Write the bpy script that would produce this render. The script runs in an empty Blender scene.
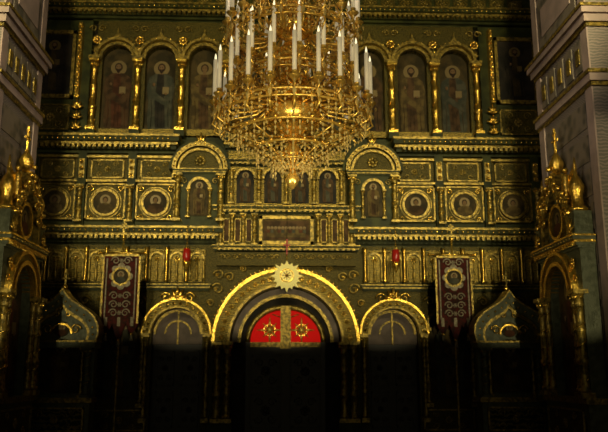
import bpy, math, random
from mathutils import Matrix, Vector
random.seed(7)
pi=math.pi
scene=bpy.context.scene
scene.view_settings.view_transform='Standard'

# ------------------------------------------------------------------ materials
MATS={}
def mat(name,col,rough=.5,metal=0.,emis=None,es=0.,noise=0.,nscale=6.,col2=None,bump=0.,bscale=30.,kind='noise',spec=.5,lo=.42,hi=.6):
    m=bpy.data.materials.new(name); m.use_nodes=True
    nt=m.node_tree; b=nt.nodes['Principled BSDF']
    b.inputs['Base Color'].default_value=(*col,1)
    b.inputs['Roughness'].default_value=rough
    b.inputs['Metallic'].default_value=metal
    b.inputs['Specular IOR Level'].default_value=spec
    if emis:
        b.inputs['Emission Color'].default_value=(*emis,1); b.inputs['Emission Strength'].default_value=es
    tc=nt.nodes.new('ShaderNodeTexCoord')
    def tex(k,s):
        if k=='noise':
            n=nt.nodes.new('ShaderNodeTexNoise'); n.inputs['Scale'].default_value=s; n.inputs['Detail'].default_value=3
            out=n.outputs['Fac']
        elif k=='voronoi':
            n=nt.nodes.new('ShaderNodeTexVoronoi'); n.inputs['Scale'].default_value=s; n.feature='SMOOTH_F1'
            out=n.outputs['Distance']
        elif k=='wave':
            n=nt.nodes.new('ShaderNodeTexWave'); n.wave_type='RINGS'; n.inputs['Scale'].default_value=s
            n.inputs['Distortion'].default_value=6; n.inputs['Detail'].default_value=2
            out=n.outputs['Fac']
        nt.links.new(tc.outputs['Object'],n.inputs['Vector'])
        return out
    if col2:
        o=tex(kind,nscale)
        r=nt.nodes.new('ShaderNodeValToRGB')
        r.color_ramp.elements[0].position=lo; r.color_ramp.elements[1].position=hi
        r.color_ramp.elements[0].color=(*col,1); r.color_ramp.elements[1].color=(*col2,1)
        nt.links.new(o,r.inputs['Fac']); nt.links.new(r.outputs['Color'],b.inputs['Base Color'])
    if bump:
        o=tex(kind if kind!='wave' else 'noise',bscale)
        bp=nt.nodes.new('ShaderNodeBump'); bp.inputs['Strength'].default_value=bump; bp.inputs['Distance'].default_value=.03
        nt.links.new(o,bp.inputs['Height']); nt.links.new(bp.outputs['Normal'],b.inputs['Normal'])
    MATS[name]=m
    return m
mat('green_paint',(.017,.020,.005),.5,.0,col2=(.034,.037,.008),nscale=3,spec=.12)
mat('carved_gilt',(.012,.015,.003),.42,.35,col2=(.40,.27,.040),nscale=9,kind='wave',bump=.7,bscale=18,lo=.5,hi=.88,spec=.2)
mat('carved_dark',(.010,.013,.003),.5,.15,col2=(.14,.10,.016),nscale=11,kind='wave',bump=.7,bscale=16,lo=.52,hi=.9,spec=.12)
mat('gold',(.88,.56,.09),.24,.9,col2=(.50,.31,.045),nscale=14,bump=.4,bscale=25)
mat('gold_dull',(.33,.225,.038),.34,.6,col2=(.10,.074,.014),nscale=14,bump=.4,bscale=25)
mat('gold_bright',(1.0,.62,.12),.25,.8)
mat('gold_lamp',(.92,.60,.12),.3,.6,col2=(.62,.38,.07),nscale=14)
mat('wood_shaded',(.012,.009,.006),.5,0,col2=(.02,.014,.009),nscale=5)  # door wood darkened so the lower zone sinks into shade
mat('door_wood',(.10,.072,.055),.5,0,col2=(.145,.105,.08),nscale=4,spec=.2)
mat('icon_ground',(.022,.017,.006),.6,.0,col2=(.05,.034,.011),nscale=3,spec=.1)
mat('icon_dark',(.010,.009,.006),.6,0,col2=(.024,.019,.012),nscale=2.5,spec=.1)
mat('robe_brown',(.065,.036,.015),.7,0,col2=(.03,.018,.008),nscale=5,spec=.1)
mat('robe_blue',(.032,.034,.022),.7,0,col2=(.058,.054,.033),nscale=5,spec=.1)
mat('robe_red',(.075,.028,.012),.7,0,col2=(.038,.016,.007),nscale=5,spec=.1)
mat('robe_ochre',(.09,.062,.02),.7,0,col2=(.042,.029,.011),nscale=5,spec=.1)
mat('skin_paint',(.12,.072,.032),.7,spec=.1)
mat('hair_paint',(.022,.013,.007),.7,spec=.1)
mat('halo_gold',(.12,.08,.02),.5,.3)
mat('red_glass',(.18,.002,.001),.5,0,emis=(1,.008,.005),es=.34,col2=(.22,.003,.002),nscale=6,spec=.05)  # emission stands in for light coming through from behind
mat('red_lamp_glass',(.22,.008,.005),.3,0,emis=(1,.04,.02),es=.03)
mat('candle_wax',(.80,.70,.48),.5,0,emis=(1,.84,.5),es=.2)  # faint glow added so the tubes stay pale against the dark
mat('flame_bulb',(.9,.85,.6),.3,0,emis=(1,.85,.5),es=1.2)
mat('crystal',(.82,.62,.22),.15,.35,spec=1.)
mat('star_gold',(.60,.46,.12),.45,.3,emis=(1,.80,.20),es=.5)
mat('cloth_burgundy',(.055,.010,.008),.85,0,col2=(.022,.010,.007),nscale=14,spec=.1)
mat('cloth_cream',(.27,.23,.16),.8,0,col2=(.16,.14,.09),nscale=20,spec=.1)
mat('pier_pink',(.30,.215,.17),.6,0,col2=(.23,.17,.135),nscale=3,bump=.1)
mat('pier_grey',(.11,.094,.072),.6,0,col2=(.20,.155,.12),nscale=7,kind='wave',lo=.5,hi=.75)
mat('pier_panel',(.065,.057,.039),.6,0,col2=(.15,.12,.082),nscale=5,kind='voronoi',lo=.2,hi=.5)
mat('kiot_green',(.075,.082,.045),.45,.15,col2=(.045,.050,.024),nscale=9,bump=.3,spec=.3)
mat('wall_plaster',(.05,.045,.035),.8,0,col2=(.03,.028,.022),nscale=1.5)
mat('floor_stone',(.03,.028,.025),.35,0,col2=(.05,.045,.04),nscale=1.2)
mat('iron',(.02,.018,.014),.4,.7)

# ------------------------------------------------------------------ builder
class Mb:
    def __init__(s): s.v=[];s.f=[];s.m=[];s.sm=[];s.names=[];s.M=Matrix.Identity(4)
    def mi(s,n):
        if n not in s.names: s.names.append(n)
        return s.names.index(n)
    def add(s,vs,fs,m,smooth=False):
        o=len(s.v); M=s.M
        s.v+=[tuple(M@Vector(p)) for p in vs]
        k=s.mi(m)
        for f in fs:
            s.f.append(tuple(o+i for i in f)); s.m.append(k); s.sm.append(smooth)
    def box(s,x0,x1,y0,y1,z0,z1,m):
        s.add([(x0,y0,z0),(x1,y0,z0),(x1,y1,z0),(x0,y1,z0),(x0,y0,z1),(x1,y0,z1),(x1,y1,z1),(x0,y1,z1)],
              [(0,1,5,4),(1,2,6,5),(2,3,7,6),(3,0,4,7),(4,5,6,7),(3,2,1,0)],m)
    def lathe(s,cx,cy,prof,m,n=12,smooth=True):
        vs=[];fs=[]
        for r,z in prof:
            for i in range(n):
                a=2*pi*i/n; vs.append((cx+r*math.cos(a),cy+r*math.sin(a),z))
        for j in range(len(prof)-1):
            for i in range(n):
                k=(i+1)%n; fs.append((j*n+i,j*n+k,(j+1)*n+k,(j+1)*n+i))
        fs.append(tuple(range(n))[::-1]); fs.append(tuple((len(prof)-1)*n+i for i in range(n)))
        s.add(vs,fs,m,smooth)
    def prism(s,pts,y0,y1,m):   # (x,z) polygon extruded in y
        n=len(pts)
        vs=[(x,y0,z) for x,z in pts]+[(x,y1,z) for x,z in pts]
        fs=[tuple(range(n)),tuple(range(2*n-1,n-1,-1))]+[(i,n+i,n+(i+1)%n,(i+1)%n) for i in range(n)]
        s.add(vs,fs,m)
    def band(s,outer,inner,y0,y1,m,closed=False):
        n=len(outer)
        vs=[(x,y0,z) for x,z in outer]+[(x,y0,z) for x,z in inner]+[(x,y1,z) for x,z in outer]+[(x,y1,z) for x,z in inner]
        fs=[]
        rng=n if closed else n-1
        for i in range(rng):
            j=(i+1)%n
            fs+=[(i,j,n+j,n+i),(2*n+i,3*n+i,3*n+j,2*n+j),(i,2*n+i,2*n+j,j),(n+i,n+j,3*n+j,3*n+i)]
        if not closed:
            fs+=[(0,n,3*n,2*n),(n-1,3*n-1,4*n-1,2*n-1)]
        s.add(vs,fs,m)
    def arch(s,cx,cz,r0,r1,y0,y1,m,n=24,a0=0.,a1=pi):
        o=[(cx+r1*math.cos(a0+(a1-a0)*i/n),cz+r1*math.sin(a0+(a1-a0)*i/n)) for i in range(n+1)]
        q=[(cx+r0*math.cos(a0+(a1-a0)*i/n),cz+r0*math.sin(a0+(a1-a0)*i/n)) for i in range(n+1)]
        s.band(o,q,y0,y1,m)
    def spandrel(s,cx,cz,r,zt,y0,y1,m,n=20):
        o=[(cx+r*math.cos(pi*i/n),zt) for i in range(n+1)]
        q=[(cx+r*math.cos(pi*i/n),cz+r*math.sin(pi*i/n)) for i in range(n+1)]
        s.band(o,q,y0,y1,m)
    def tube(s,pts,r,m,n=5,closed=False):
        P=[Vector(p) for p in pts]; N=len(P); vs=[];fs=[]
        rr=r if isinstance(r,(list,tuple)) else [r]*N
        for i,p in enumerate(P):
            if closed: t=(P[(i+1)%N]-P[i-1])
            else: t=(P[min(i+1,N-1)]-P[max(i-1,0)])
            t.normalize() if t.length>1e-9 else None
            up=Vector((0,1,0)) if abs(t.y)<.9 else Vector((1,0,0))
            a=t.cross(up).normalized(); b=t.cross(a).normalized()
            for k in range(n):
                q=p+(a*math.cos(2*pi*k/n)+b*math.sin(2*pi*k/n))*rr[i]
                vs.append(tuple(q))
        for i in range(N if closed else N-1):
            j=(i+1)%N
            for k in range(n):
                l=(k+1)%n; fs.append((i*n+k,j*n+k,j*n+l,i*n+l))
        if not closed: fs+= [tuple(range(n))[::-1],tuple((N-1)*n+k for k in range(n))]
        s.add(vs,fs,m,True)
    def ball(s,c,r,m,n=8,sz=1.,sy=1.):
        vs=[];fs=[];h=max(3,n//2)
        for j in range(1,h):
            a=pi*j/h
            for i in range(n):
                b=2*pi*i/n; vs.append((c[0]+r*math.sin(a)*math.cos(b),c[1]+sy*r*math.sin(a)*math.sin(b),c[2]+r*sz*math.cos(a)))
        t=len(vs); vs+=[(c[0],c[1],c[2]+r*sz),(c[0],c[1],c[2]-r*sz)]
        for j in range(h-2):
            for i in range(n):
                k=(i+1)%n; fs.append((j*n+i,(j+1)*n+i,(j+1)*n+k,j*n+k))
        for i in range(n):
            k=(i+1)%n; fs.append((t,i,k)); fs.append((t+1,(h-2)*n+k,(h-2)*n+i))
        s.add(vs,fs,m,True)
    def octa(s,c,r,h,m):
        x,y,z=c
        s.add([(x+r,y,z),(x,y+r,z),(x-r,y,z),(x,y-r,z),(x,y,z+h*.5),(x,y,z-h)],
              [(0,1,4),(1,2,4),(2,3,4),(3,0,4),(1,0,5),(2,1,5),(3,2,5),(0,3,5)],m)
    def disc(s,cx,cz,r,y0,y1,m,n=20,sx=1.):
        s.prism([(cx+sx*r*math.cos(2*pi*i/n),cz+r*math.sin(2*pi*i/n)) for i in range(n)],y0,y1,m)
    def obj(s,name,parent=None):
        me=bpy.data.meshes.new(name); me.from_pydata(s.v,[],s.f)
        for n in s.names: me.materials.append(MATS[n])
        me.polygons.foreach_set('material_index',s.m); me.polygons.foreach_set('use_smooth',s.sm)
        me.update()
        import bmesh
        bm=bmesh.new(); bm.from_mesh(me); bmesh.ops.recalc_face_normals(bm,faces=bm.faces); bm.to_mesh(me); bm.free()
        o=bpy.data.objects.new(name,me); scene.collection.objects.link(o)
        if parent: o.parent=parent
        return o
def empty(name):
    e=bpy.data.objects.new(name,None); scene.collection.objects.link(e); return e

# ---------- ornament helpers (all facing -Y) ----------
def scroll(b,cx,cz,s,y,m,fx=1,fz=1,r=.02):
    pts=[]
    for i in range(15):
        t=i/14; a=t*3.4*pi*.8; q=s*(1-.8*t)
        pts.append((cx+fx*(q*math.cos(a)-s*.3),y,cz+fz*q*math.sin(a)))
    b.tube(pts,[r*(1-.4*i/14) for i in range(15)],m,4)
def rosette(b,cx,cz,r,y,m='gold',n=8):
    for i in range(n):
        a=2*pi*i/n; b.ball((cx+.62*r*math.cos(a),y,cz+.62*r*math.sin(a)),r*.3,m,6,sy=.5)
    b.ball((cx,y-.01,cz),r*.36,m,6,sy=.7)
def leaf(b,cx,cz,w,h,y,m='gold'):
    for i in range(5):
        a=pi*(.12+.19*i); L=h*(.75+.25*math.sin(a))
        x1=cx+w*.5*math.cos(a); z1=cz+L*math.sin(a)*.9
        b.tube([(cx,y,cz),((cx+x1)/2,y-.02,(cz+z1)/2),(x1,y,z1)],[w*.05,w*.11,w*.04],m,5)
def cornice(b,x0,x1,z0,z1,yf,proj,m='green_paint',trim='gold_dull',dent=True,ydeep=.3):
    h=z1-z0
    st=[(0,.18,.25),(.18,.42,.5),(.42,.6,.7),(.6,.86,.9),(.86,1,1.)]
    for i,(a,c,p) in enumerate(st):
        e=proj*p
        b.box(x0-e*.5,x1+e*.5,yf-e,yf+ydeep,z0+h*a,z0+h*c,trim if i in(2,4) else m)
    if dent:
        n=max(2,int((x1-x0)/.13))
        for i in range(n):
            x=x0+(i+.5)*(x1-x0)/n
            b.box(x-.035,x+.035,yf-proj*.85,yf-proj*.45,z0+h*.2,z0+h*.42,trim)
            b.ball((x,yf-proj*.92,z0+h*.72),h*.09,'gold',6)
def column(b,x,y,z0,z1,r,m='gold',cap='gold',n=12):
    H=z1-z0
    b.box(x-r*1.5,x+r*1.5,y-r*1.5,y+r*1.5,z0,z0+H*.05,m)
    pr=[(r*1.4,z0+H*.05),(r*1.4,z0+H*.08),(r*.95,z0+H*.1),(r*1.2,z0+H*.13),(r*.9,z0+H*.16),(r*1.0,z0+H*.3),(r*1.3,z0+H*.32),(r*1.3,z0+H*.35),(r*.95,z0+H*.37),
        (r*.92,z0+H*.6),(r*1.2,z0+H*.62),(r*.85,z0+H*.65),(r*.8,z0+H*.84),(r*1.15,z0+H*.86),(r*.9,z0+H*.88),(r*1.5,z0+H*.96)]
    b.lathe(x,y,pr,m,n)
    for i in range(8):
        a=2*pi*i/8; b.ball((x+r*1.2*math.cos(a),y+r*1.2*math.sin(a),z0+H*.93),r*.35,cap,6,sz=1.5)
    pts=[]
    for i in range(37):
        t=i/36; a=t*2*pi*4; pts.append((x+r*1.08*math.cos(a),y+r*1.08*math.sin(a),z0+H*(.16+.68*t)))
    b.tube(pts,r*.16,cap,4)
    b.box(x-r*1.6,x+r*1.6,y-r*1.6,y+r*1.6,z0+H*.96,z1,m)
def panel(b,x0,x1,z0,z1,y,m='carved_dark',fr='gold_dull',w=.035,orn=True,om='gold_dull'):
    b.box(x0,x1,y-.02,y+.03,z0,z1,m)
    for a in ((x0,x1,z0,z0+w),(x0,x1,z1-w,z1),(x0,x0+w,z0,z1),(x1-w,x1,z0,z1)):
        b.box(a[0],a[1],y-.05,y,a[2],a[3],fr)
    if orn:
        cx=(x0+x1)/2; cz=(z0+z1)/2; s=min(x1-x0,z1-z0)*.2
        rosette(b,cx,cz,s,y-.03,om)
        for fx in(-1,1):
            for fz in(-1,1):
                scroll(b,cx+fx*(x1-x0)*.27,cz+fz*(z1-z0)*.25,s*.8,y-.035,om,fx,fz,.014)
def ogee(cx,z0,w,h,n=8):
    half=[(1,0),(1.06,.14),(1.04,.3),(.93,.45),(.74,.58),(.5,.68),(.28,.77),(.12,.88),(0,1)]
    R=[(cx+w*a,z0+h*c) for a,c in half]
    L=[(cx-w*a,z0+h*c) for a,c in half[:-1]][::-1]
    return R+L
def saint(b,cx,z0,h,y,robe,under,beard=True):
    w=h*.17
    hz=z0+h*.88; hr=h*.058
    b.disc(cx,hz,hr*1.85,y-.012,y,'halo_gold',20)
    body=[(-.9,0),(-1.0,.12),(-.95,.4),(-1.12,.6),(-.95,.74),(-.45,.80),(.45,.80),(.95,.74),(1.12,.6),(.95,.4),(1.0,.12),(.9,0)]
    b.prism([(cx+w*a,z0+h*c) for a,c in body],y-.02,y,robe)
    b.prism([(cx+w*a,z0+h*c) for a,c in [(-.35,.02),(-.45,.4),(-.3,.79),(.2,.79),(.3,.45),(.45,.02)]],y-.026,y-.02,under)
    b.prism([(cx+w*a,z0+h*c) for a,c in [(-1.0,.62),(-.2,.5),(.9,.36),(.95,.28),(.1,.36),(-1.0,.48)]],y-.032,y-.026,robe)
    b.disc(cx,hz+hr*.15,hr*1.08,y-.02,y-.012,'hair_paint',14,.85)
    b.box(cx-hr*.35,cx+hr*.35,y-.03,y-.012,z0+h*.79,hz-hr*.5,'skin_paint')
    b.disc(cx,hz,hr*.85,y-.034,y-.02,'skin_paint',14,.75)
    if beard: b.prism([(cx-hr*.6,hz-hr*.2),(cx,hz-hr*.45),(cx+hr*.6,hz-hr*.2),(cx+hr*.35,hz-hr*1.1),(cx,hz-hr*1.5),(cx-hr*.35,hz-hr*1.1)],y-.04,y-.034,'hair_paint')
    for e in(-1,1): b.disc(cx+e*hr*.25,hz+hr*.15,hr*.1,y-.038,y-.034,'hair_paint',8)
    b.ball((cx-w*.55,y-.035,z0+h*.64),h*.022,'skin_paint',6,sy=.4,sz=1.4)
    b.box(cx+w*.15,cx+w*.65,y-.05,y-.032,z0+h*.5,z0+h*.6,'halo_gold')
    b.ball((cx+w*.4,y-.052,z0+h*.5),h*.02,'skin_paint',6,sy=.4)
    for k in(-.7,-.15,.15,.7):
        b.tube([(cx+w*k,y-.028,z0+h*.03),(cx+w*k*.9,y-.028,z0+h*.25),(cx+w*k*1.05,y-.028,z0+h*.42)],.006,under,4)
def bust(b,cx,cz,r,y,robe):
    b.disc(cx,cz,r,y-.01,y+.02,'icon_ground',24)
    b.disc(cx,cz+r*.22,r*.46,y-.016,y-.01,'halo_gold',18)
    b.prism([(cx-r*.68,cz-r*.68),(cx-r*.6,cz-r*.25),(cx-r*.2,cz-.05*r),(cx+r*.2,cz-.05*r),(cx+r*.6,cz-r*.25),(cx+r*.68,cz-r*.68),(cx,cz-r*.95)],y-.022,y-.016,robe)
    b.disc(cx,cz+r*.24,r*.27,y-.024,y-.018,'hair_paint',12,.85)
    b.disc(cx,cz+r*.19,r*.22,y-.03,y-.024,'skin_paint',12,.75)

# ================================================================== ICONOSTASIS
ico=empty('iconostasis')
W=6.9
body=Mb(); orn=Mb(); cols=Mb(); pics=Mb(); cor=Mb()

# ---- lower tier with three arched doorways
def wallbox(x0,x1,z0,z1,m='carved_gilt',y0=0.,y1=.45): body.box(x0,x1,y0,y1,z0,z1,m)
for x0,x1 in((-W,-3.29),(-2.05,-1.35),(1.35,2.05),(3.29,W)): wallbox(x0,x1,.0,3.62,'carved_dark')
for s in(-1,1):
    body.spandrel(s*2.67,2.45,.62,3.62,0,.45,'carved_dark')
body.spandrel(0,2.25,1.35,4.65,0,.45,'carved_dark')
for s in(-1,1): wallbox(min(s*1.35,s*W),max(s*1.35,s*W),3.62,4.65,'carved_dark')
cols.arch(0,2.25,1.36,1.42,-.30,.1,'gold_dull',36)
cols.arch(0,2.25,1.42,1.72,-.24,.05,'carved_gilt',36)
cols.arch(0,2.25,1.72,1.80,-.34,.05,'gold',36)
for i in range(25):
    a=pi*(i+.5)/25
    rosette(orn,1.57*math.cos(a),2.25+1.57*math.sin(a),.085,-.26,'gold',6)
for i in range(48):
    a=pi*(i+.5)/48
    orn.ball((1.85*math.cos(a),-.2,2.25+1.85*math.sin(a)),.03,'gold',6)
for s in(-1,1):
    for (xx,zz,q) in((1.75,3.55,.16),(1.45,3.85,.13),(1.72,3.9,.14),(1.1,4.05,.09),(1.9,3.2,.10)):
        scroll(orn,s*xx,zz,q,-.05,'gold_dull',s,1,.026); rosette(orn,s*xx,zz,.05,-.07,'gold',6)
for s in(-1,1):
    for k,xx in enumerate((1.42,1.66)):
        column(cols,s*xx,-.16,.35,2.25,.085,'gold_dull','gold_dull')
    cols.box(s*1.55-.28,s*1.55+.28,-.36,0,0,.35,'green_paint')
for s in(-1,1):
    cx=s*2.67
    cols.arch(cx,2.45,.62,.66,-.2,.1,'gold_dull',24)
    cols.arch(cx,2.45,.66,.81,-.15,.05,'carved_gilt',24)
    cols.arch(cx,2.45,.81,.86,-.22,.05,'gold',24)
    for i in range(14):
        a=pi*(i+.5)/14; rosette(orn,cx+.735*math.cos(a),2.45+.735*math.sin(a),.05,-.16,'gold',6)
    for t in(-1,1): column(cols,cx+t*.74,-.1,.35,2.45,.06,'gold_dull','gold_dull')
    leaf(orn,cx,3.28,.5,.34,-.15,'gold'); orn.ball((cx,-.17,3.34),.08,'gold')
    for t in(-1,1): scroll(orn,cx+t*.33,3.33,.14,-.1,'gold',t,1,.025)
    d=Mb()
    d.box(cx-.62,cx+.62,.36,.42,.02,2.2,'wood_shaded')  # lower leaf: shade put into the wood colour
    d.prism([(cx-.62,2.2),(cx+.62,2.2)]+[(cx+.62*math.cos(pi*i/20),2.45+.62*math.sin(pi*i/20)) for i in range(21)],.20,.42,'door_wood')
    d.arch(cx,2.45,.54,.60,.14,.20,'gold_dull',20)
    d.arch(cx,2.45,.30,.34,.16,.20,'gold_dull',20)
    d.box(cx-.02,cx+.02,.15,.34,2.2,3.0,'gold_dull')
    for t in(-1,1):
        for zz in(.2,1.2): panel(d,cx+t*.31-.22,cx+t*.31+.22,zz,zz+.85,.35,'wood_shaded','wood_shaded',om='wood_shaded')
    d.obj('deacon_door',ico)
for s in(-1,1):
    for cx,ww in((s*4.05,.5),(s*5.4,.55)):
        pics.box(cx-ww,cx+ww,-.03,.0,.9,2.6,'icon_ground')
        pics.prism([(cx+ww*math.cos(pi*i/14),2.6+ww*.8*math.sin(pi*i/14)) for i in range(15)],-.03,0,'icon_ground')
        saint(pics,cx,.95,2.0,-.031,'robe_red' if ww>.5 else 'robe_blue','robe_ochre')
        cols.arch(cx,2.6,ww,ww+.08,-.1,0,'gold_dull',18)
        for t in(-1,1): column(cols,cx+t*(ww+.06),-.1,.7,2.6,.06,'gold_dull','gold_dull')
        for t in(-1,1): scroll(orn,cx+t*.5,3.25,.13,-.06,'gold_dull',t,1,.025)
        rosette(orn,cx,3.38,.1,-.06,'gold_dull')
    for (xa,xb) in((3.35,4.6),(4.7,5.95)):
        a,c=sorted((s*xa,s*xb)); panel(orn,a,c,.15,.65,-.03)

# ---- gallery band
for s in(-1,1):
    a,c=sorted((s*1.95,s*6.5)); cornice(cor,a,c,3.50,3.66,-.02,.18,'green_paint','gold_dull',False)
    n=9; x0=1.98; pw=(6.45-x0)/n
    for i in range(n):
        xa=s*(x0+i*pw); xb=s*(x0+(i+1)*pw); l,r=sorted((xa,xb)); cx=(l+r)/2
        body.box(l+.04,r-.04,-.05,0,3.72,4.55,'carved_gilt')
        cols.arch(cx,4.28,.15,.19,-.11,-.04,'gold_dull',10)
        for q in(-.17,0,.17):
            cols.lathe(cx+q,-.09,[(.04,3.74),(.025,3.80),(.045,3.9),(.02,4.05),(.035,4.12),(.02,4.2),(.035,4.28)],'gold_dull',8)
        rosette(orn,cx,4.28,.085,-.09,'gold',6)
        for t in(-1,1): scroll(orn,cx+t*.14,4.45,.055,-.08,'gold_dull',t,1,.012)
        cols.box(l-.035,l+.035,-.14,0,3.66,4.62,'green_paint')
        cols.lathe(l,-.15,[(.03,3.7),(.045,3.75),(.03,3.85),(.03,4.4),(.05,4.5),(.05,4.58)],'gold',8)
for s in(-1,1):
    a,c=sorted((s*1.75,s*6.6)); cornice(cor,a,c,4.70,5.08,0,.38,'green_paint','gold_dull')
body.box(-W,W,0,.45,4.65,5.3,'green_paint')
# centre icon: the Last Supper
pics.box(-.60,.60,-.27,-.22,4.72,5.28,'robe_ochre')
pics.box(-.56,.56,-.276,-.27,4.76,5.24,'robe_brown')
pics.box(-.48,.48,-.285,-.276,4.82,4.94,'robe_ochre')
for i in range(11):
    x=-.45+.09*i
    pics.disc(x,5.06,.04,-.283,-.276,'halo_gold',10); pics.disc(x,5.05,.022,-.29,-.283,'skin_paint',8)
    pics.prism([(x-.04,4.93),(x-.035,5.01),(x+.035,5.01),(x+.04,4.93)],-.288,-.283,['robe_red','robe_blue','robe_ochre'][i%3])
for a in((-.68,.68,4.64,4.72),(-.68,.68,5.28,5.36),(-.68,-.60,4.64,5.36),(.60,.68,4.64,5.36)):
    cols.box(a[0],a[1],-.32,-.2,a[2],a[3],'gold_dull')
body.box(-1.75,1.75,-.2,0,4.12,5.5,'carved_dark')
for s in(-1,1):
    for xx in(.80,1.08,1.36,1.64):
        column(cols,s*xx,-.27,4.62,5.42,.05,'gold_dull','gold')
    for (xa,xb) in((.86,1.02),(1.14,1.3),(1.42,1.58)):
        a,c=sorted((s*xa,s*xb)); panel(orn,a,c,4.7,5.3,-.2,'robe_brown','gold_dull',.02,False)
cornice(cor,-1.75,1.75,5.42,5.62,-.15,.25,'green_paint','gold_dull')
cornice(cor,-1.75,1.75,4.46,4.62,-.15,.2,'green_paint','gold_dull')
for i in range(22):
    x=-1.6+i*3.2/21
    if abs(x)>.1: scroll(orn,x,4.33,.07,-.23,'gold_dull',1 if i%2 else -1,1,.015)

# ---- medallion tier
body.box(-W,W,0,.45,5.3,7.1,'carved_dark')
for s in(-1,1):
    for cx in(s*3.32,s*4.58,s*5.84):
        body.box(cx-.5,cx+.5,-.06,0,5.28,6.22,'carved_dark')
        orn.arch(cx,5.72,.30,.36,-.14,-.06,'gold_dull',28,0,2*pi)
        orn.arch(cx,5.72,.39,.41,-.11,-.06,'gold_dull',28,0,2*pi)
        for (xa,xb,za,zb) in((-.5,.5,5.28,5.32),(-.5,.5,6.18,6.22),(-.5,-.46,5.28,6.22),(.46,.5,5.28,6.22)):
            cols.box(cx+xa,cx+xb,-.11,-.05,za,zb,'gold_dull')
        bust(pics,cx,5.72,.30,-.09,'robe_brown' if abs(cx)<4 else 'robe_ochre')
        for fx in(-1,1):
            for fz in(-1,1): scroll(orn,cx+fx*.4,5.72+fz*.36,.085,-.09,'gold',fx,fz,.02)
        panel(orn,cx-.42,cx+.42,6.36,6.86,-.03,'carved_dark')
        for zz in(6.29,6.93): cor.box(cx-.56,cx+.56,-.12,0,zz-.03,zz+.03,'gold_dull')
    for cx in(s*2.72,s*3.95,s*5.21,s*6.46):
        cols.box(cx-.11,cx+.11,-.14,0,5.1,7.05,'green_paint')
        column(cols,cx,-.2,5.2,6.15,.065,'gold_dull','gold')
        cols.box(cx-.07,cx+.07,-.17,-.1,6.35,6.85,'gold_dull')
        for zz in(6.42,6.6,6.78): rosette(orn,cx,zz,.07,-.19,'gold',6)
# ---- kokoshnik aedicules flanking the centre
for s in(-1,1):
    cx=s*2.2
    body.box(cx-.62,cx+.62,-.28,0,5.1,6.55,'green_paint')
    body.prism([(cx+.62*math.cos(pi*i/18),6.55+.62*math.sin(pi*i/18)) for i in range(19)],-.28,0,'carved_dark')
    cols.arch(cx,6.55,.60,.70,-.42,0,'gold_dull',22)
    cols.arch(cx,6.55,.50,.56,-.36,-.2,'gold_dull',22)
    cols.arch(cx,6.55,.72,.78,-.34,0,'green_paint',22)
    for i in range(17):
        a=pi*(i+.5)/17; orn.ball((cx+.65*math.cos(a),-.43,6.55+.65*math.sin(a)),.028,'gold',6)
    cornice(cor,cx-.62,cx+.62,6.42,6.56,-.26,.14,'green_paint','gold_dull',False)
    pics.box(cx-.23,cx+.23,-.31,-.28,5.35,6.05,'icon_ground')
    pics.prism([(cx+.23*math.cos(pi*i/12),6.05+.23*math.sin(pi*i/12)) for i in range(13)],-.31,-.28,'icon_ground')
    saint(pics,cx,5.38,.85,-.311,'robe_ochre','robe_brown')
    cols.arch(cx,6.05,.23,.30,-.36,-.28,'gold_dull',14)
    for t in(-1,1):
        column(cols,cx+t*.27,-.34,5.3,6.05,.035,'gold_dull','gold')
        column(cols,cx+t*.54,-.36,5.2,6.42,.07,'gold_dull','gold')
        scroll(orn,cx+t*.42,6.25,.09,-.31,'gold_dull',t,1,.018)
    leaf(orn,cx,7.22,.4,.34,-.3,'gold')
    rosette(orn,cx,6.78,.16,-.32,'gold_dull')
# ---- centre upper
body.box(-1.5,1.5,-.15,0,5.6,7.1,'carved_gilt')
for x in(-1.05,-.35,.35,1.05):
    cols.arch(x,6.35,.22,.28,-.26,-.1,'gold_dull',14)
    pics.box(x-.22,x+.22,-.18,-.15,5.72,6.35,'icon_dark')
    pics.prism([(x+.22*math.cos(pi*i/12),6.35+.22*math.sin(pi*i/12)) for i in range(13)],-.18,-.15,'icon_dark')
    saint(pics,x,5.75,.78,-.181,'robe_brown','robe_blue')
for x in(-1.4,-.7,0,.7,1.4): column(cols,x,-.24,5.68,6.6,.05,'gold_dull','gold')
cornice(cor,-1.45,1.45,6.68,6.85,-.12,.22,'green_paint','gold_dull')
# ---- great cornice
cornice(cor,-1.5,1.5,7.1,7.46,0,.34,'green_paint','gold_dull')
for s in(-1,1):
    a,c=sorted((s*2.95,s*6.65)); cornice(cor,a,c,7.02,7.44,0,.46,'green_paint','gold_dull')
body.box(-W,W,0,.45,7.1,7.55,'green_paint')

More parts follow.
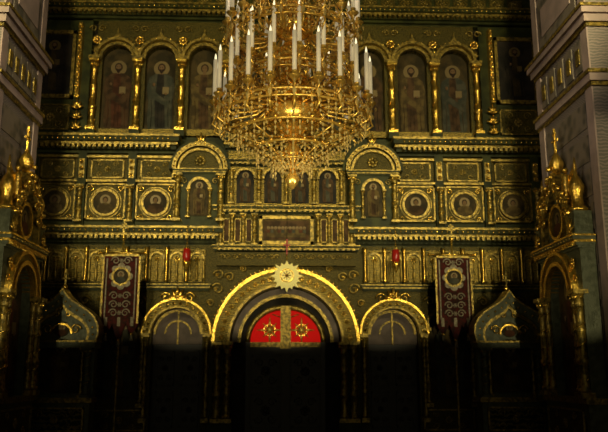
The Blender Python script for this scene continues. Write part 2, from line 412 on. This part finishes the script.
# ---- great saints tier
bays=[-4.495,-3.355,-2.205,-1.065,0,1.065,2.205,3.355,4.495]
colx=[-5.06,-3.93,-2.78,-1.63,-.5,.5,1.63,2.78,3.93,5.06]
robes=['robe_brown','robe_blue','robe_ochre','robe_brown','robe_red','robe_blue','robe_brown','robe_ochre','robe_blue']
unders=['robe_red','icon_dark','robe_brown','robe_blue','robe_blue','robe_brown','icon_dark','robe_brown','robe_brown']
body.box(-5.2,5.2,.22,.45,7.5,10.9,'icon_dark')
for i,cx in enumerate(bays):
    r=.40
    lo,hi=colx[i],colx[i+1]
    body.box(lo,cx-r,0,.22,7.5,10.75,'carved_dark'); body.box(cx+r,hi,0,.22,7.5,10.75,'carved_dark')
    body.spandrel(cx,9.62,r,10.75,0,.22,'carved_dark',18)
    body.box(cx-r,cx+r,0,.22,7.5,7.72,'carved_gilt')
    pics.box(cx-r,cx+r,.18,.22,7.72,9.62,'icon_ground')
    pics.prism([(cx+r*math.cos(pi*k/14),9.62+r*math.sin(pi*k/14)) for k in range(15)],.18,.22,'icon_ground')
    saint(pics,cx,7.76,1.95,.179,robes[i],unders[i],i not in(2,))
    w=(hi-lo)/2-.04
    cols.arch(cx,9.62,r,r+.05,-.12,0,'gold_dull',18)
    cols.arch(cx,9.62,r+.05,w-.02,-.05,0,'carved_gilt',18)
    cols.arch(cx,9.62,w-.02,w+.05,-.2,0,'gold_dull',18)
    for k in range(15):
        a=pi*(k+.5)/15; orn.ball((cx+(w+.09)*math.cos(a),-.12,9.62+(w+.09)*math.sin(a)),.028,'gold',6)
    orn.prism([(cx-.12,10.2),(cx+.12,10.2),(cx+.03,10.34),(cx,10.5),(cx-.03,10.34)],-.14,-.02,'gold_dull')
for i,x in enumerate(colx):
    column(cols,x,-.12,7.6,9.58,.078,'gold','gold')
    cols.box(x-.13,x+.13,-.25,0,7.46,7.62,'green_paint')
    cols.box(x-.14,x+.14,-.24,0,9.56,9.66,'gold_dull')
    rosette(orn,x,10.18,.15,-.06,'gold'); 
    for t in(-1,1): scroll(orn,x+t*.14,10.5,.1,-.05,'gold_dull',t,1,.02)
    leaf(orn,x,9.8,.22,.25,-.1,'gold_dull')
# outer wings
for s in(-1,1):
    a,c=sorted((s*5.2,s*W)); body.box(a,c,.0,.45,7.5,11.0,'green_paint')
    cx=s*6.15
    pics.box(cx-.48,cx+.48,-.06,-.0,8.6,10.3,'icon_dark')
    saint(pics,cx,8.7,1.45,-.061,'icon_dark','icon_ground')
    for (xa,xb,za,zb) in((-.56,.56,8.5,8.6),(-.56,.56,10.3,10.4),(-.56,-.48,8.5,10.4),(.48,.56,8.5,10.4)):
        cols.box(cx+xa,cx+xb,-.12,0,za,zb,'gold_dull')
    x=s*5.47; cols.box(x-.05,x+.05,-.2,0,8.5,10.6,'gold')
    for k in range(14): orn.ball((x,-.22,8.58+k*.15),.055,'gold',6,sz=1.3)
    panel(orn,cx-.5,cx+.5,7.65,8.35,-.02)
    for k in range(3):
        leaf(orn,s*5.45,7.65+.28*k,.35,.28,-.12,'gold')
# ---- frieze and crown
body.box(-W,W,.0,.45,10.75,13.0,'green_paint')
cornice(cor,-6.6,6.6,10.78,11.12,0,.4,'green_paint','gold_dull')
for i in range(26):
    x=-6.25+i*.5
    orn.box(x-.2,x+.2,-.04,0,11.2,11.55,'carved_dark'); rosette(orn,x,11.38,.11,-.05,'gold_dull',6)
    orn.tube([(x-.18,-.05,11.38),(x,-.05,11.53),(x+.18,-.05,11.38),(x,-.05,11.23),(x-.18,-.05,11.38)],.012,'gold_dull',4)
cornice(cor,-6.6,6.6,11.6,11.9,0,.35,'green_paint','gold_dull')
body.obj('carved_body',ico); orn.obj('gilded_ornament',ico); cols.obj('gilded_columns_and_arches',ico); pics.obj('painted_icons',ico); cor.obj('cornices',ico)

# ================================================================== ROYAL DOORS with red glass
rd=Mb(); ZD=2.26
rd.box(-1.35,1.35,.50,.56,.02,3.65,'icon_dark')
rd.arch(0,2.25,1.12,1.2,.20,.44,'gold_dull',30)
rd.arch(0,2.25,1.2,1.35,.24,.46,'door_wood',30)
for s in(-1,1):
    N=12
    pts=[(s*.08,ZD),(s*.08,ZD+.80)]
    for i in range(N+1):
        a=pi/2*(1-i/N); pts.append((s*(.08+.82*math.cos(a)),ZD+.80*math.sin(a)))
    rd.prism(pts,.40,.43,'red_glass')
    rd.box(min(s*.0,s*.13),max(s*.0,s*.13),.28,.44,2.1,ZD+.9,'gold_dull')
    rd.box(min(s*.0,s*.10),max(s*.0,s*.10),.28,.44,.02,2.1,'wood_shaded')  # stile turns dark down here, shade painted into its colour
    rd.box(min(s*.88,s*.99),max(s*.88,s*.99),.30,.44,.02,ZD,'wood_shaded')
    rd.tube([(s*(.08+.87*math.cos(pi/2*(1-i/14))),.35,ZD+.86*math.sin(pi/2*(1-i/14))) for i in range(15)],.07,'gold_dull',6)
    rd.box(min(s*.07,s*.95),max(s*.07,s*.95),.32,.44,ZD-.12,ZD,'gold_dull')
    rd.box(min(s*.07,s*.93),max(s*.07,s*.93),.34,.44,.05,ZD-.12,'wood_shaded')
    for zz in(.2,1.15): panel(rd,min(s*.14,s*.84),max(s*.14,s*.84),zz,zz+.8,.33,'wood_shaded','wood_shaded',om='wood_shaded')
    cx,cz=s*.40,ZD+.30
    rd.arch(cx,cz,.13,.155,.34,.38,'gold',20,0,2*pi)
    for k in range(8):
        a=2*pi*k/8; L=.32 if k%2==0 else .24
        rd.tube([(cx+.04*math.cos(a),.36,cz+.04*math.sin(a)),(cx+L*.6*math.cos(a),.36,cz+L*.6*math.sin(a)),(cx+L*math.cos(a),.36,cz+L*math.sin(a))],[.034,.030,.010],'gold_lamp',5)
    rd.ball((cx,.35,cz),.085,'gold_lamp',8,sy=.5)
    rd.tube([(s*.12,.38,ZD+.62),(s*.34,.38,ZD+.70)],.014,'gold_dull',5)
rd.obj('royal_doors',ico)

# ================================================================== CHANDELIER
ch=empty('chandelier'); cx0,cy0=0.,-8.
g=Mb(); cn=Mb(); cr=Mb()
stem=[(.02,4.12),(.06,4.18),(.11,4.26),(.05,4.36),(.05,4.5),(.12,4.60),(.14,4.68),(.06,4.78),(.07,4.88),(.16,4.93),(.34,5.03),(.42,5.20),(.40,5.36),(.24,5.50),(.14,5.56),
      (.12,5.60),(.24,5.65),(.31,5.75),(.20,5.86),(.11,5.92),(.10,5.98),(.22,6.05),(.30,6.16),(.19,6.28),(.10,6.36),(.14,6.44),(.30,6.54),(.33,6.67),(.16,6.80),(.10,6.90),(.08,7.4),(.16,7.5),(.16,7.65),(.05,7.8),(.03,8.2)]
g.lathe(cx0,cy0,stem,'gold_bright',28)
for zz,rr in((5.07,.38),(5.36,.41),(5.75,.32),(6.16,.31),(6.67,.34)):
    for k in range(22):
        a=2*pi*k/22; g.ball((cx0+rr*math.cos(a),cy0+rr*math.sin(a),zz),.026,'gold_lamp',6)
def tier(R,z,n,rin,zin,cl=.55,ph=0.,band=True,swag=True):
    for i in range(n):
        a=2*pi*(i+ph)/n; c,s=math.cos(a),math.sin(a)
        def P(r,zz): return (cx0+r*c,cy0+r*s,zz)
        g.tube([P(rin,zin),P(rin+(R-rin)*.25,zin-.16),P(rin+(R-rin)*.55,zin-.20),P(rin+(R-rin)*.85,z-.16),P(R,z-.08),P(R,z)],[.024,.023,.022,.020,.018,.02],'gold_lamp',5)
        g.tube([P(R*.72,zin-.12),P(R*.64,zin+.02),P(R*.54,zin+.04),P(R*.48,zin-.03),P(R*.53,zin-.09),P(R*.58,zin-.05)],[.018,.017,.016,.015,.014,.012],'gold_lamp',4)
        g.tube([P(R*.95,z-.1),P(R*.88,z+.06),P(R*.78,z+.09),P(R*.72,z+.02),P(R*.78,z-.04)],[.016,.018,.016,.014,.012],'gold_lamp',4)
        g.tube([P(R*.98,z-.2),P(R*1.02,z-.32),P(R*.94,z-.38),P(R*.88,z-.32),P(R*.92,z-.27)],[.014,.017,.015,.013,.010],'gold_lamp',4)
        x,y,_=P(R,0)
        g.lathe(x,y,[(.015,z-.05),(.05,z-.01),(.08,z+.02),(.085,z+.035),(.04,z+.04),(.035,z+.09),(.042,z+.10)],'gold_lamp',8)
        cn.lathe(x,y,[(.030,z+.09),(.030,z+.09+cl)],'candle_wax',8)
        cn.lathe(x,y,[(.012,z+.09+cl),(.017,z+.12+cl),(.010,z+.16+cl),(.002,z+.19+cl)],'flame_bulb',6)
        for k in range(4):
            b=2*pi*k/4; cr.octa((x+.075*math.cos(b),y+.075*math.sin(b),z-.05),.016,.055,'crystal')
        cr.octa((x,y,z-.16),.03,.11,'crystal')
        if swag:
            a2=2*pi*(i+1+ph)/n
            for k in range(1,8):
                t=k/8; aa=a+(a2-a)*t; zz=z-.03-.16*math.sin(pi*t)
                cr.octa((cx0+R*math.cos(aa),cy0+R*math.sin(aa),zz),.018,.03,'crystal')
    if band:
        for rr,zz,th in((R*.93,z-.1,.024),(R*.93,z-.2,.020)):
            g.tube([(cx0+rr*math.cos(2*pi*k/48),cy0+rr*math.sin(2*pi*k/48),zz) for k in range(48)],th,'gold_lamp',5,True)
        nb=56
        for k in range(nb):
            aa=2*pi*k/nb
            x,y=cx0+R*.93*math.cos(aa),cy0+R*.93*math.sin(aa)
            g.octa((x,y,z-.15),.032,.05,'gold_lamp')
            for q in range(3): cr.octa((x,y,z-.25-.07*q),.017,.042,'crystal')
tier(1.14,5.34,22,.34,5.42,.58,.5)
tier(.90,5.86,16,.25,5.75,.56,.2)
tier(.98,6.60,20,.25,6.5,.52,.4)
tier(.55,7.35,10,.12,7.3,.45,0,False)
for k in range(28):
    a=2*pi*k/28
    for j in range(15):
        t=j/14; r=1.06*(1-t)*(.75+.25*math.cos(pi*t))+.16*math.sin(pi*t*.5); z=5.12-.72*t-.16*math.sin(pi*t)
        cr.octa((cx0+r*math.cos(a),cy0+r*math.sin(a),z),.018,.034,'crystal')
for R,z,n in((.80,4.92,30),(.52,4.70,20),(.28,4.52,12)):
    g.tube([(cx0+R*math.cos(2*pi*i/40),cy0+R*math.sin(2*pi*i/40),z) for i in range(40)],.02,'gold_lamp',5,True)
    for i in range(n):
        a=2*pi*i/n; x,y=cx0+R*math.cos(a),cy0+R*math.sin(a)
        g.ball((x,y,z+.03),.026,'gold_bright',6)
        for q in range(3): cr.octa((x,y,z-.05-.075*q),.018,.05,'crystal')
    for i in range(8):
        a=2*pi*i/8
        g.tube([(cx0+.1*math.cos(a),cy0+.1*math.sin(a),z-.05),(cx0+R*.6*math.cos(a),cy0+R*.6*math.sin(a),z-.12),(cx0+R*math.cos(a),cy0+R*math.sin(a),z)],.016,'gold_lamp',4)
for k in range(60):
    z=8.2+k*.105
    P=[(cx0+(.03*math.cos(2*pi*i/8) if k%2 else 0),cy0+(0 if k%2 else .03*math.cos(2*pi*i/8)),z+.07*math.sin(2*pi*i/8)) for i in range(8)]
    g.tube(P,.01,'gold',4,True)
g.lathe(cx0,cy0,[(.05,14.4),(.2,14.7),(.35,14.9),(.35,15.0)],'gold',16)
g.obj('gilded_frame',ch); cn.obj('candles',ch); cr.obj('crystals',ch)

# ================================================================== STAR PENDANT LAMP
st=Mb(); sx,sy,sz=0.,-1.6,3.68
for k in range(16):
    a=2*pi*k/16; L=.38 if k%2==0 else .33
    da=.2; ri=.25
    st.add([(sx+L*math.cos(a),sy,sz+L*math.sin(a)),(sx+ri*math.cos(a-da),sy-.03,sz+ri*math.sin(a-da)),(sx+ri*math.cos(a+da),sy-.03,sz+ri*math.sin(a+da)),
            (sx+.22*math.cos(a),sy-.07,sz+.22*math.sin(a)),(sx+.22*math.cos(a),sy+.07,sz+.22*math.sin(a))],
           [(0,1,3),(0,3,2),(0,4,1),(0,2,4),(1,4,3),(2,3,4)],'star_gold')
st.ball((sx,sy,sz),.28,'star_gold',16,sy=.4)
st.arch(sx,sz,.13,.155,sy-.13,sy-.07,'gold',20,0,2*pi)
for k in range(8):
    a=pi/4*k; st.tube([(sx,sy-.12,sz),(sx+.10*math.cos(a),sy-.12,sz+.10*math.sin(a))],.012,'gold',5)
st.tube([(sx,sy,sz+.3),(sx,sy,sz+.5)],.015,'gold',5)
st.box(sx-.018,sx+.018,sy-.02,sy+.02,sz+.5,sz+.85,'red_lamp_glass'); st.box(sx-.08,sx+.08,sy-.02,sy+.02,sz+.7,sz+.735,'red_lamp_glass')
st.tube([(sx,sy,sz+.85),(sx,sy,15.0)],.005,'iron',4)
st.obj('hanging_star_lamp')

# ================================================================== BANNERS
for s,X in((-1,-3.83),(1,3.93)):
    b=Mb(); y=-1.25; w=.44; zt=4.22; zb=2.62
    b.lathe(X,y+.05,[(.16,0.),(.16,.06),(.05,.1),(.025,.2),(.025,4.6)],'gold_dull',10)
    b.tube([(X-w-.08,y+.02,zt+.03),(X+w+.08,y+.02,zt+.03)],.025,'gold',8)
    for t in(-1,1): b.ball((X+t*(w+.1),y+.02,zt+.03),.05,'gold',8)
    b.ball((X,y+.05,4.63),.06,'gold',8)
    b.box(X-.018,X+.018,y+.03,y+.07,4.66,5.0,'gold_dull'); b.box(X-.1,X+.1,y+.03,y+.07,4.84,4.88,'gold_dull'); b.box(X-.06,X+.06,y+.03,y+.07,4.93,4.96,'gold_dull')
    nx,nz=18,12; vs=[];fs=[]
    for j in range(nz+1):
        for i in range(nx+1):
            u=i/nx; x=X-w+2*w*u
            tail=.22*abs(math.sin(pi*u*3))+(.14 if 1/3<=u<=2/3 else 0)*abs(math.sin(pi*u*3))
            z=zt-(zt-zb+tail)*j/nz
            vs.append((x,y+.012*math.sin(u*14)*j/nz,z))
    for j in range(nz):
        for i in range(nx): fs.append((j*(nx+1)+i,j*(nx+1)+i+1,(j+1)*(nx+1)+i+1,(j+1)*(nx+1)+i))
    b.add(vs,fs,'cloth_burgundy',True)
    y2=y-.03
    for a in((X-w,X-w+.045,zb,zt),(X+w-.045,X+w,zb,zt),(X-w,X+w,zt-.05,zt)): b.box(a[0],a[1],y2,y2+.02,a[2],a[3],'gold_dull')
    for a in((X-w+.09,X-w+.12,zb+.1,zt-.1),(X+w-.12,X+w-.09,zb+.1,zt-.1)): b.box(a[0],a[1],y2,y2+.02,a[2],a[3],'cloth_cream')
    zc=3.70
    for k in range(8):
        a=2*pi*k/8; b.disc(X+.19*math.cos(a),zc+.23*math.sin(a),.085,y2-.005,y2+.01,'cloth_cream',12)
    b.disc(X,zc,.22,y2-.012,y2,'gold_dull',20); bust(b,X,zc,.17,y2-.02,'robe_blue')
    for zz in(3.25,3.05,2.86,4.06):
        for t in(-1,1): scroll(b,X+t*.17,zz,.1,y2-.005,'cloth_cream',t,1,.018)
        rosette(b,X,zz,.06,y2,'cloth_cream',6)
    for t in(-1,0,1):
        b.box(X+t*.3-.035,X+t*.3+.035,y2,y2+.015,2.56,2.76,'cloth_cream')
        tz=zb-.22-(.14 if t==0 else 0)
        b.ball((X+t*.293,y,tz-.02),.035,'gold',6); b.lathe(X+t*.293,y,[(.02,tz-.03),(.045,tz-.17)],'cloth_cream',8)
    b.obj('church_banner')

# ================================================================== OGEE ICON CASES
for X in(-4.92,4.98):
    b=Mb(); y0,y1=-2.0,-1.55; w=.72
    b.box(X-w-.1,X+w+.1,y0-.1,y1+.05,0,.2,'kiot_green'); b.box(X-w,X+w,y0,y1,.2,.9,'kiot_green')
    panel(b,X-w+.1,X+w-.1,.3,.8,y0-.01)
    b.box(X-w-.05,X+w+.05,y0-.06,y1,.9,1.0,'gold_dull')
    b.box(X-w,X+w,y0+.2,y1,1.0,2.2,'kiot_green')
    b.box(X-.42,X+.42,y0+.14,y0+.2,1.1,1.95,'icon_ground')
    b.prism([(X+.42*math.cos(pi*i/14),1.95+.3*math.sin(pi*i/14)) for i in range(15)],y0+.14,y0+.2,'icon_ground')
    saint(b,X,1.12,1.05,y0+.139,'robe_brown','robe_ochre')
    for t in(-1,1):
        column(b,X+t*.6,y0+.08,1.0,2.05,.07,'kiot_green','gold_dull'); column(b,X+t*.48,y0+.12,1.0,2.05,.04,'gold_dull','gold_dull')
    b.box(X-w-.06,X+w+.06,y0-.06,y1,2.05,2.17,'kiot_green'); b.box(X-w-.09,X+w+.09,y0-.09,y1,2.17,2.21,'gold_dull')
    O=ogee(X,2.2,.76,1.10); I=ogee(X,2.2,.60,.84); I2=ogee(X,2.2,.54,.74)
    b.prism(I,y0+.14,y1,'kiot_green'); b.band(O,I,y0-.02,y1,'kiot_green'); b.band(ogee(X,2.2,.79,1.15),O,y0-.05,y1,'gold_dull')
    b.band([(x,z) for x,z in I],I2,y0+.04,y0+.16,'gold_dull')
    b.arch(X,2.35,.20,.24,y0+.08,y0+.14,'gold',18); 
    for t in(-1,1):
        scroll(b,X+t*.34,2.45,.12,y0+.08,'gold',t,1,.02); scroll(b,X+t*.16,2.78,.08,y0+.08,'gold',t,1,.016)
        b.lathe(X+t*.74,y0+.1,[(.06,2.2),(.08,2.28),(.05,2.34),(.09,2.46),(.06,2.56),(.01,2.75)],'kiot_green',10)
    bust(b,X,2.46,.17,y0+.1,'robe_red')
    for q in(.67,):
        for (x,z) in ogee(X,2.2,q,.96)[1:-1]: b.ball((x,y0-.03,z),.028,'gold',6)
    b.ball((X,y0+.15,3.38),.06,'gold',8); b.box(X-.015,X+.015,y0+.13,y0+.17,3.36,3.78,'gold_dull'); b.box(X-.09,X+.09,y0+.13,y0+.17,3.56,3.59,'gold_dull'); b.box(X-.05,X+.05,y0+.13,y0+.17,3.66,3.685,'gold_dull')
    b.obj('ogee_icon_case')

# ================================================================== RED VIGIL LAMPS (hung from brackets of the cornice)
for X in(-2.42,2.68):
    b=Mb(); y=-.62; z=4.12
    b.lathe(X,y,[(.01,z-.22),(.03,z-.17),(.09,z-.05),(.10,z),(.08,z+.04)],'gold',12)
    b.lathe(X,y,[(.075,z+.03),(.10,z+.14),(.085,z+.34),(.075,z+.34)],'red_lamp_glass',12)
    for k in range(3):
        a=2*pi*k/3; b.tube([(X+.1*math.cos(a),y+.1*math.sin(a),z),(X+.03*math.cos(a),y+.03*math.sin(a),z+.4),(X,y,z+.52)],.007,'gold',4)
    b.tube([(X,y,z+.5),(X,y,5.05),(X,-.39,5.05)],.010,'gold',4)
    b.obj('red_vigil_lamp',ico)

# ================================================================== PIERS
def pier(name,xin,s,yf,yn):
    b=Mb(); xo=s*8.98
    a,c=sorted((xin,xo)); 
    b.box(a,c,yn,yf,0,14.98,'pier_grey')
    def ring(z0,z1,e,m):
        l,r=(xin-e,xo) if s>0 else (xo,xin+e)
        b.box(l,r,yn-e,yf+e,z0,z1,m)
    for z0,z1,e,m in((6.72,6.80,.04,'gold_dull'),(6.80,6.95,.08,'pier_pink'),(6.95,7.02,.11,'gold_dull'),(7.9,7.97,.05,'gold_dull'),(7.97,8.12,.10,'pier_pink'),(8.12,8.24,.16,'pier_pink'),(8.24,8.3,.19,'gold_dull')): ring(z0,z1,e,m)
    def facebox(y0,y1,z0,z1,e,m):
        l,r=sorted((xin,xin-s*e)); b.box(l,r,y0,y1,z0,z1,m)
    for (y0,y1) in((yn,yn+.28),(yf-.28,yf)):
        facebox(y0,y1,0,6.72,.03,'pier_pink'); facebox(y0,y1,8.3,14.9,.03,'pier_pink')
        facebox(y0,y1,7.02,7.9,.03,'pier_pink')
    for k in range(5):
        y=yn+.45+(yf-yn-.9)*k/4
        facebox(y-.16,y+.16,7.15,7.78,.03,'pier_panel'); facebox(y-.08,y+.08,7.3,7.62,.05,'gold_dull')
    for z in(8.5,9.7,10.9,12.1):
        facebox(yn+.4,yf-.4,z,z+1.05,.03,'pier_panel'); facebox(yn+.6,yf-.6,z+.2,z+.85,.05,'pier_pink')
    l0,r0=sorted((xin+s*.35,xo-s*.3)); b.box(l0,r0,yn-.03,yn,8.5,14,'pier_pink'); b.box(l0,r0,yn-.03,yn,1,6.5,'pier_panel')
    for k in range(9):
        z=.9+k*.64; facebox(yn+.35,yf-.35,z,z+.5,.02,'pier_panel')
    return b.obj(name)
pier('pier',-5.42,-1,-3.0,-5.3)
pier('pier',5.58,1,-3.0,-5.7)

# ================================================================== WALL ICON CASES on piers
def shrine(M):
    b=Mb(); b.M=M; w=1.0; D=-.34
    b.box(-w-.08,w+.08,D-.08,0,0,.25,'kiot_green'); b.box(-w,w,D,0,.25,1.0,'kiot_green'); panel(b,-w+.15,w-.15,.35,.9,D-.01)
    b.box(-w-.05,w+.05,D-.06,0,1.0,1.1,'gold_dull')
    for t in(-1,1):
        l,r=sorted((t*.55,t*w)); b.box(l,r,D+.06,0,1.1,3.0,'kiot_green')
        column(b,t*.9,D-.0,1.1,3.0,.085,'gold_dull','gold'); column(b,t*.66,D+.02,1.1,3.0,.06,'gold_dull','gold')
    b.box(-.55,.55,-.12,-.04,1.1,3.0,'icon_ground'); b.prism([(.55*math.cos(pi*i/18),3.0+.55*math.sin(pi*i/18)) for i in range(19)],-.12,-.04,'icon_ground')
    saint(b,0,1.15,2.2,-.121,'robe_brown','robe_red')
    b.spandrel(0,3.0,.55,3.75,D+.06,0,'kiot_green'); 
    for t in(-1,1):
        l,r=sorted((t*.55,t*w)); b.box(l,r,D+.06,0,3.0,3.75,'kiot_green'); rosette(b,t*.75,3.5,.12,D,'gold')
        scroll(b,t*.8,3.2,.1,D+.02,'gold',t,1,.02)
    b.arch(0,3.0,.55,.63,D-.06,0,'gold',22); b.arch(0,3.0,.63,.76,D-.0,0,'carved_gilt',22); b.arch(0,3.0,.76,.82,D-.07,0,'gold',22)
    cornice(b,-w,w,3.75,4.0,D+.06,.16,'kiot_green','gold',True,.28)
    b.prism(ogee(0,4.0,.62,1.25),D+.14,0,'kiot_green'); b.band(ogee(0,4.0,.70,1.42),ogee(0,4.0,.58,1.15),D,0,'gold_dull')
    bust(b,0,4.42,.3,D+.1,'robe_red'); b.arch(0,4.42,.3,.36,D+.04,D+.14,'gold',24,0,2*pi)
    for (x,z) in ogee(0,4.0,.76,1.5): b.ball((x,D-.02,z),.06,'gold',6)
    for t in(-1,1):
        for k in range(3): scroll(b,t*(.22+.18*k),5.05-.28*k,.12,D+.0,'gold',t,1,.03)
        b.box(t*.85-.14,t*.85+.14,D,0,4.0,4.45,'kiot_green'); leaf(b,t*.85,4.05,.26,.34,D-.02,'gold')
        b.lathe(t*.85,D+.15,[(.17,4.45),(.19,4.5),(.12,4.55),(.10,4.75),(.13,4.82),(.15,4.93),(.10,5.05),(.04,5.15),(.03,5.35),(.01,5.5)],'gold',12)
        x=t*.48; z=4.98
        b.lathe(x,D+.12,[(.12,z-.25),(.10,z),(.07,z+.16),(.085,z+.24),(.03,z+.3)],'gold',10); b.ball((x,D+.12,z+.37),.06,'gold',8)
        for q in(-1,1): b.add([(x+q*.03,D+.16,z+.25),(x+q*.2,D+.2,z+.42),(x+q*.24,D+.2,z+.1),(x+q*.14,D+.18,z-.15),(x+q*.03,D+.16,z+.0)],[(0,1,2,3,4)],'gold')
    b.lathe(0,D+.15,[(.05,5.4),(.12,5.5),(.15,5.62),(.08,5.76),(.03,5.85)],'gold',12)
    b.box(-.02,.02,D+.13,D+.17,5.85,6.35,'gold'); b.box(-.13,.13,D+.13,D+.17,6.08,6.12,'gold'); b.box(-.07,.07,D+.13,D+.17,6.22,6.25,'gold')
    return b.obj('pier_icon_case')
shrine(Matrix.Translation((-5.42+.035,-4.1,0))@Matrix.Rotation(pi/2,4,'Z'))
shrine(Matrix.Translation((5.58-.035,-4.3,0))@Matrix.Rotation(-pi/2,4,'Z'))

# ================================================================== ROOM
def room(name,x0,x1,y0,y1,z0,z1,m):
    b=Mb(); b.box(x0,x1,y0,y1,z0,z1,m); return b.obj(name)
room('floor',-9.2,9.2,-24,1.4,-.2,0,'floor_stone')
room('wall_back',-9.2,9.2,1.2,1.4,0,15,'wall_plaster')
room('wall_left',-9.2,-9.0,-24,1.2,0,15,'wall_plaster')
room('wall_right',9.0,9.2,-24,1.2,0,15,'wall_plaster')
room('ceiling',-9.2,9.2,-24,1.4,15,15.2,'wall_plaster')

# ================================================================== LIGHTS
def spot(name,loc,tgt,e,size,col=(1,.9,.68),blend=.3,rad=.5):
    l=bpy.data.lights.new(name,'SPOT'); l.energy=e; l.spot_size=math.radians(size); l.spot_blend=blend; l.shadow_soft_size=rad; l.color=col
    o=bpy.data.objects.new(name,l); scene.collection.objects.link(o); o.location=loc
    o.rotation_euler=(Vector(tgt)-Vector(loc)).to_track_quat('-Z','Y').to_euler(); return o
WC=(1,.86,.47)
for s in(-1,1):
    spot('nave_fill_spot',(s*4.6,-11,8.8),(s*2.6,0,8.6),2400,58,WC)  # added fill to brighten the upper tiers, no fixture behind it
    spot('pier_fill_spot',(-s*2,-12,8),(s*5.5,-4,8.6),800,44,(1,.86,.74))  # added to lift the piers, not a church lamp
    spot('case_fill_spot',(-s*1.5,-9.5,3.2),(s*5.4,-4.2,4.8),430,34,(1,.86,.58))  # invented low spot that brightens the pier icon cases
for x in(-5,-2.5,0,2.5,5):
    spot('low_fill_spot',(x,-19.5,2.1),(x,0,5.02),3000,17.2,WC,.12,.15)  # added row behind the camera, cones aimed to leave the lower doors dark
spot('chandelier_fill_spot',(2.5,-15,3.5),(0,-8,5.6),460,26,(1,.82,.45))  # added from the front to brighten the chandelier
spot('chandelier_fill_spot',(-2.5,-15,3.5),(0,-8,5.6),460,26,(1,.82,.45))  # added twin on the other side
w=bpy.data.worlds.new('dim_nave'); scene.world=w; w.use_nodes=True
w.node_tree.nodes['Background'].inputs[0].default_value=(.95,.82,.45,1); w.node_tree.nodes['Background'].inputs[1].default_value=.15

# ================================================================== CAMERA
cam=bpy.data.cameras.new('camera'); co=bpy.data.objects.new('camera',cam); scene.collection.objects.link(co)
co.location=(-.19,-18,1.6); co.rotation_euler=(math.radians(102),0,math.radians(-2.04)); cam.lens=42.63; cam.sensor_width=36
cam.clip_end=200
cam.dof.use_dof=True; cam.dof.focus_distance=11.; cam.dof.aperture_fstop=1.2
scene.camera=co
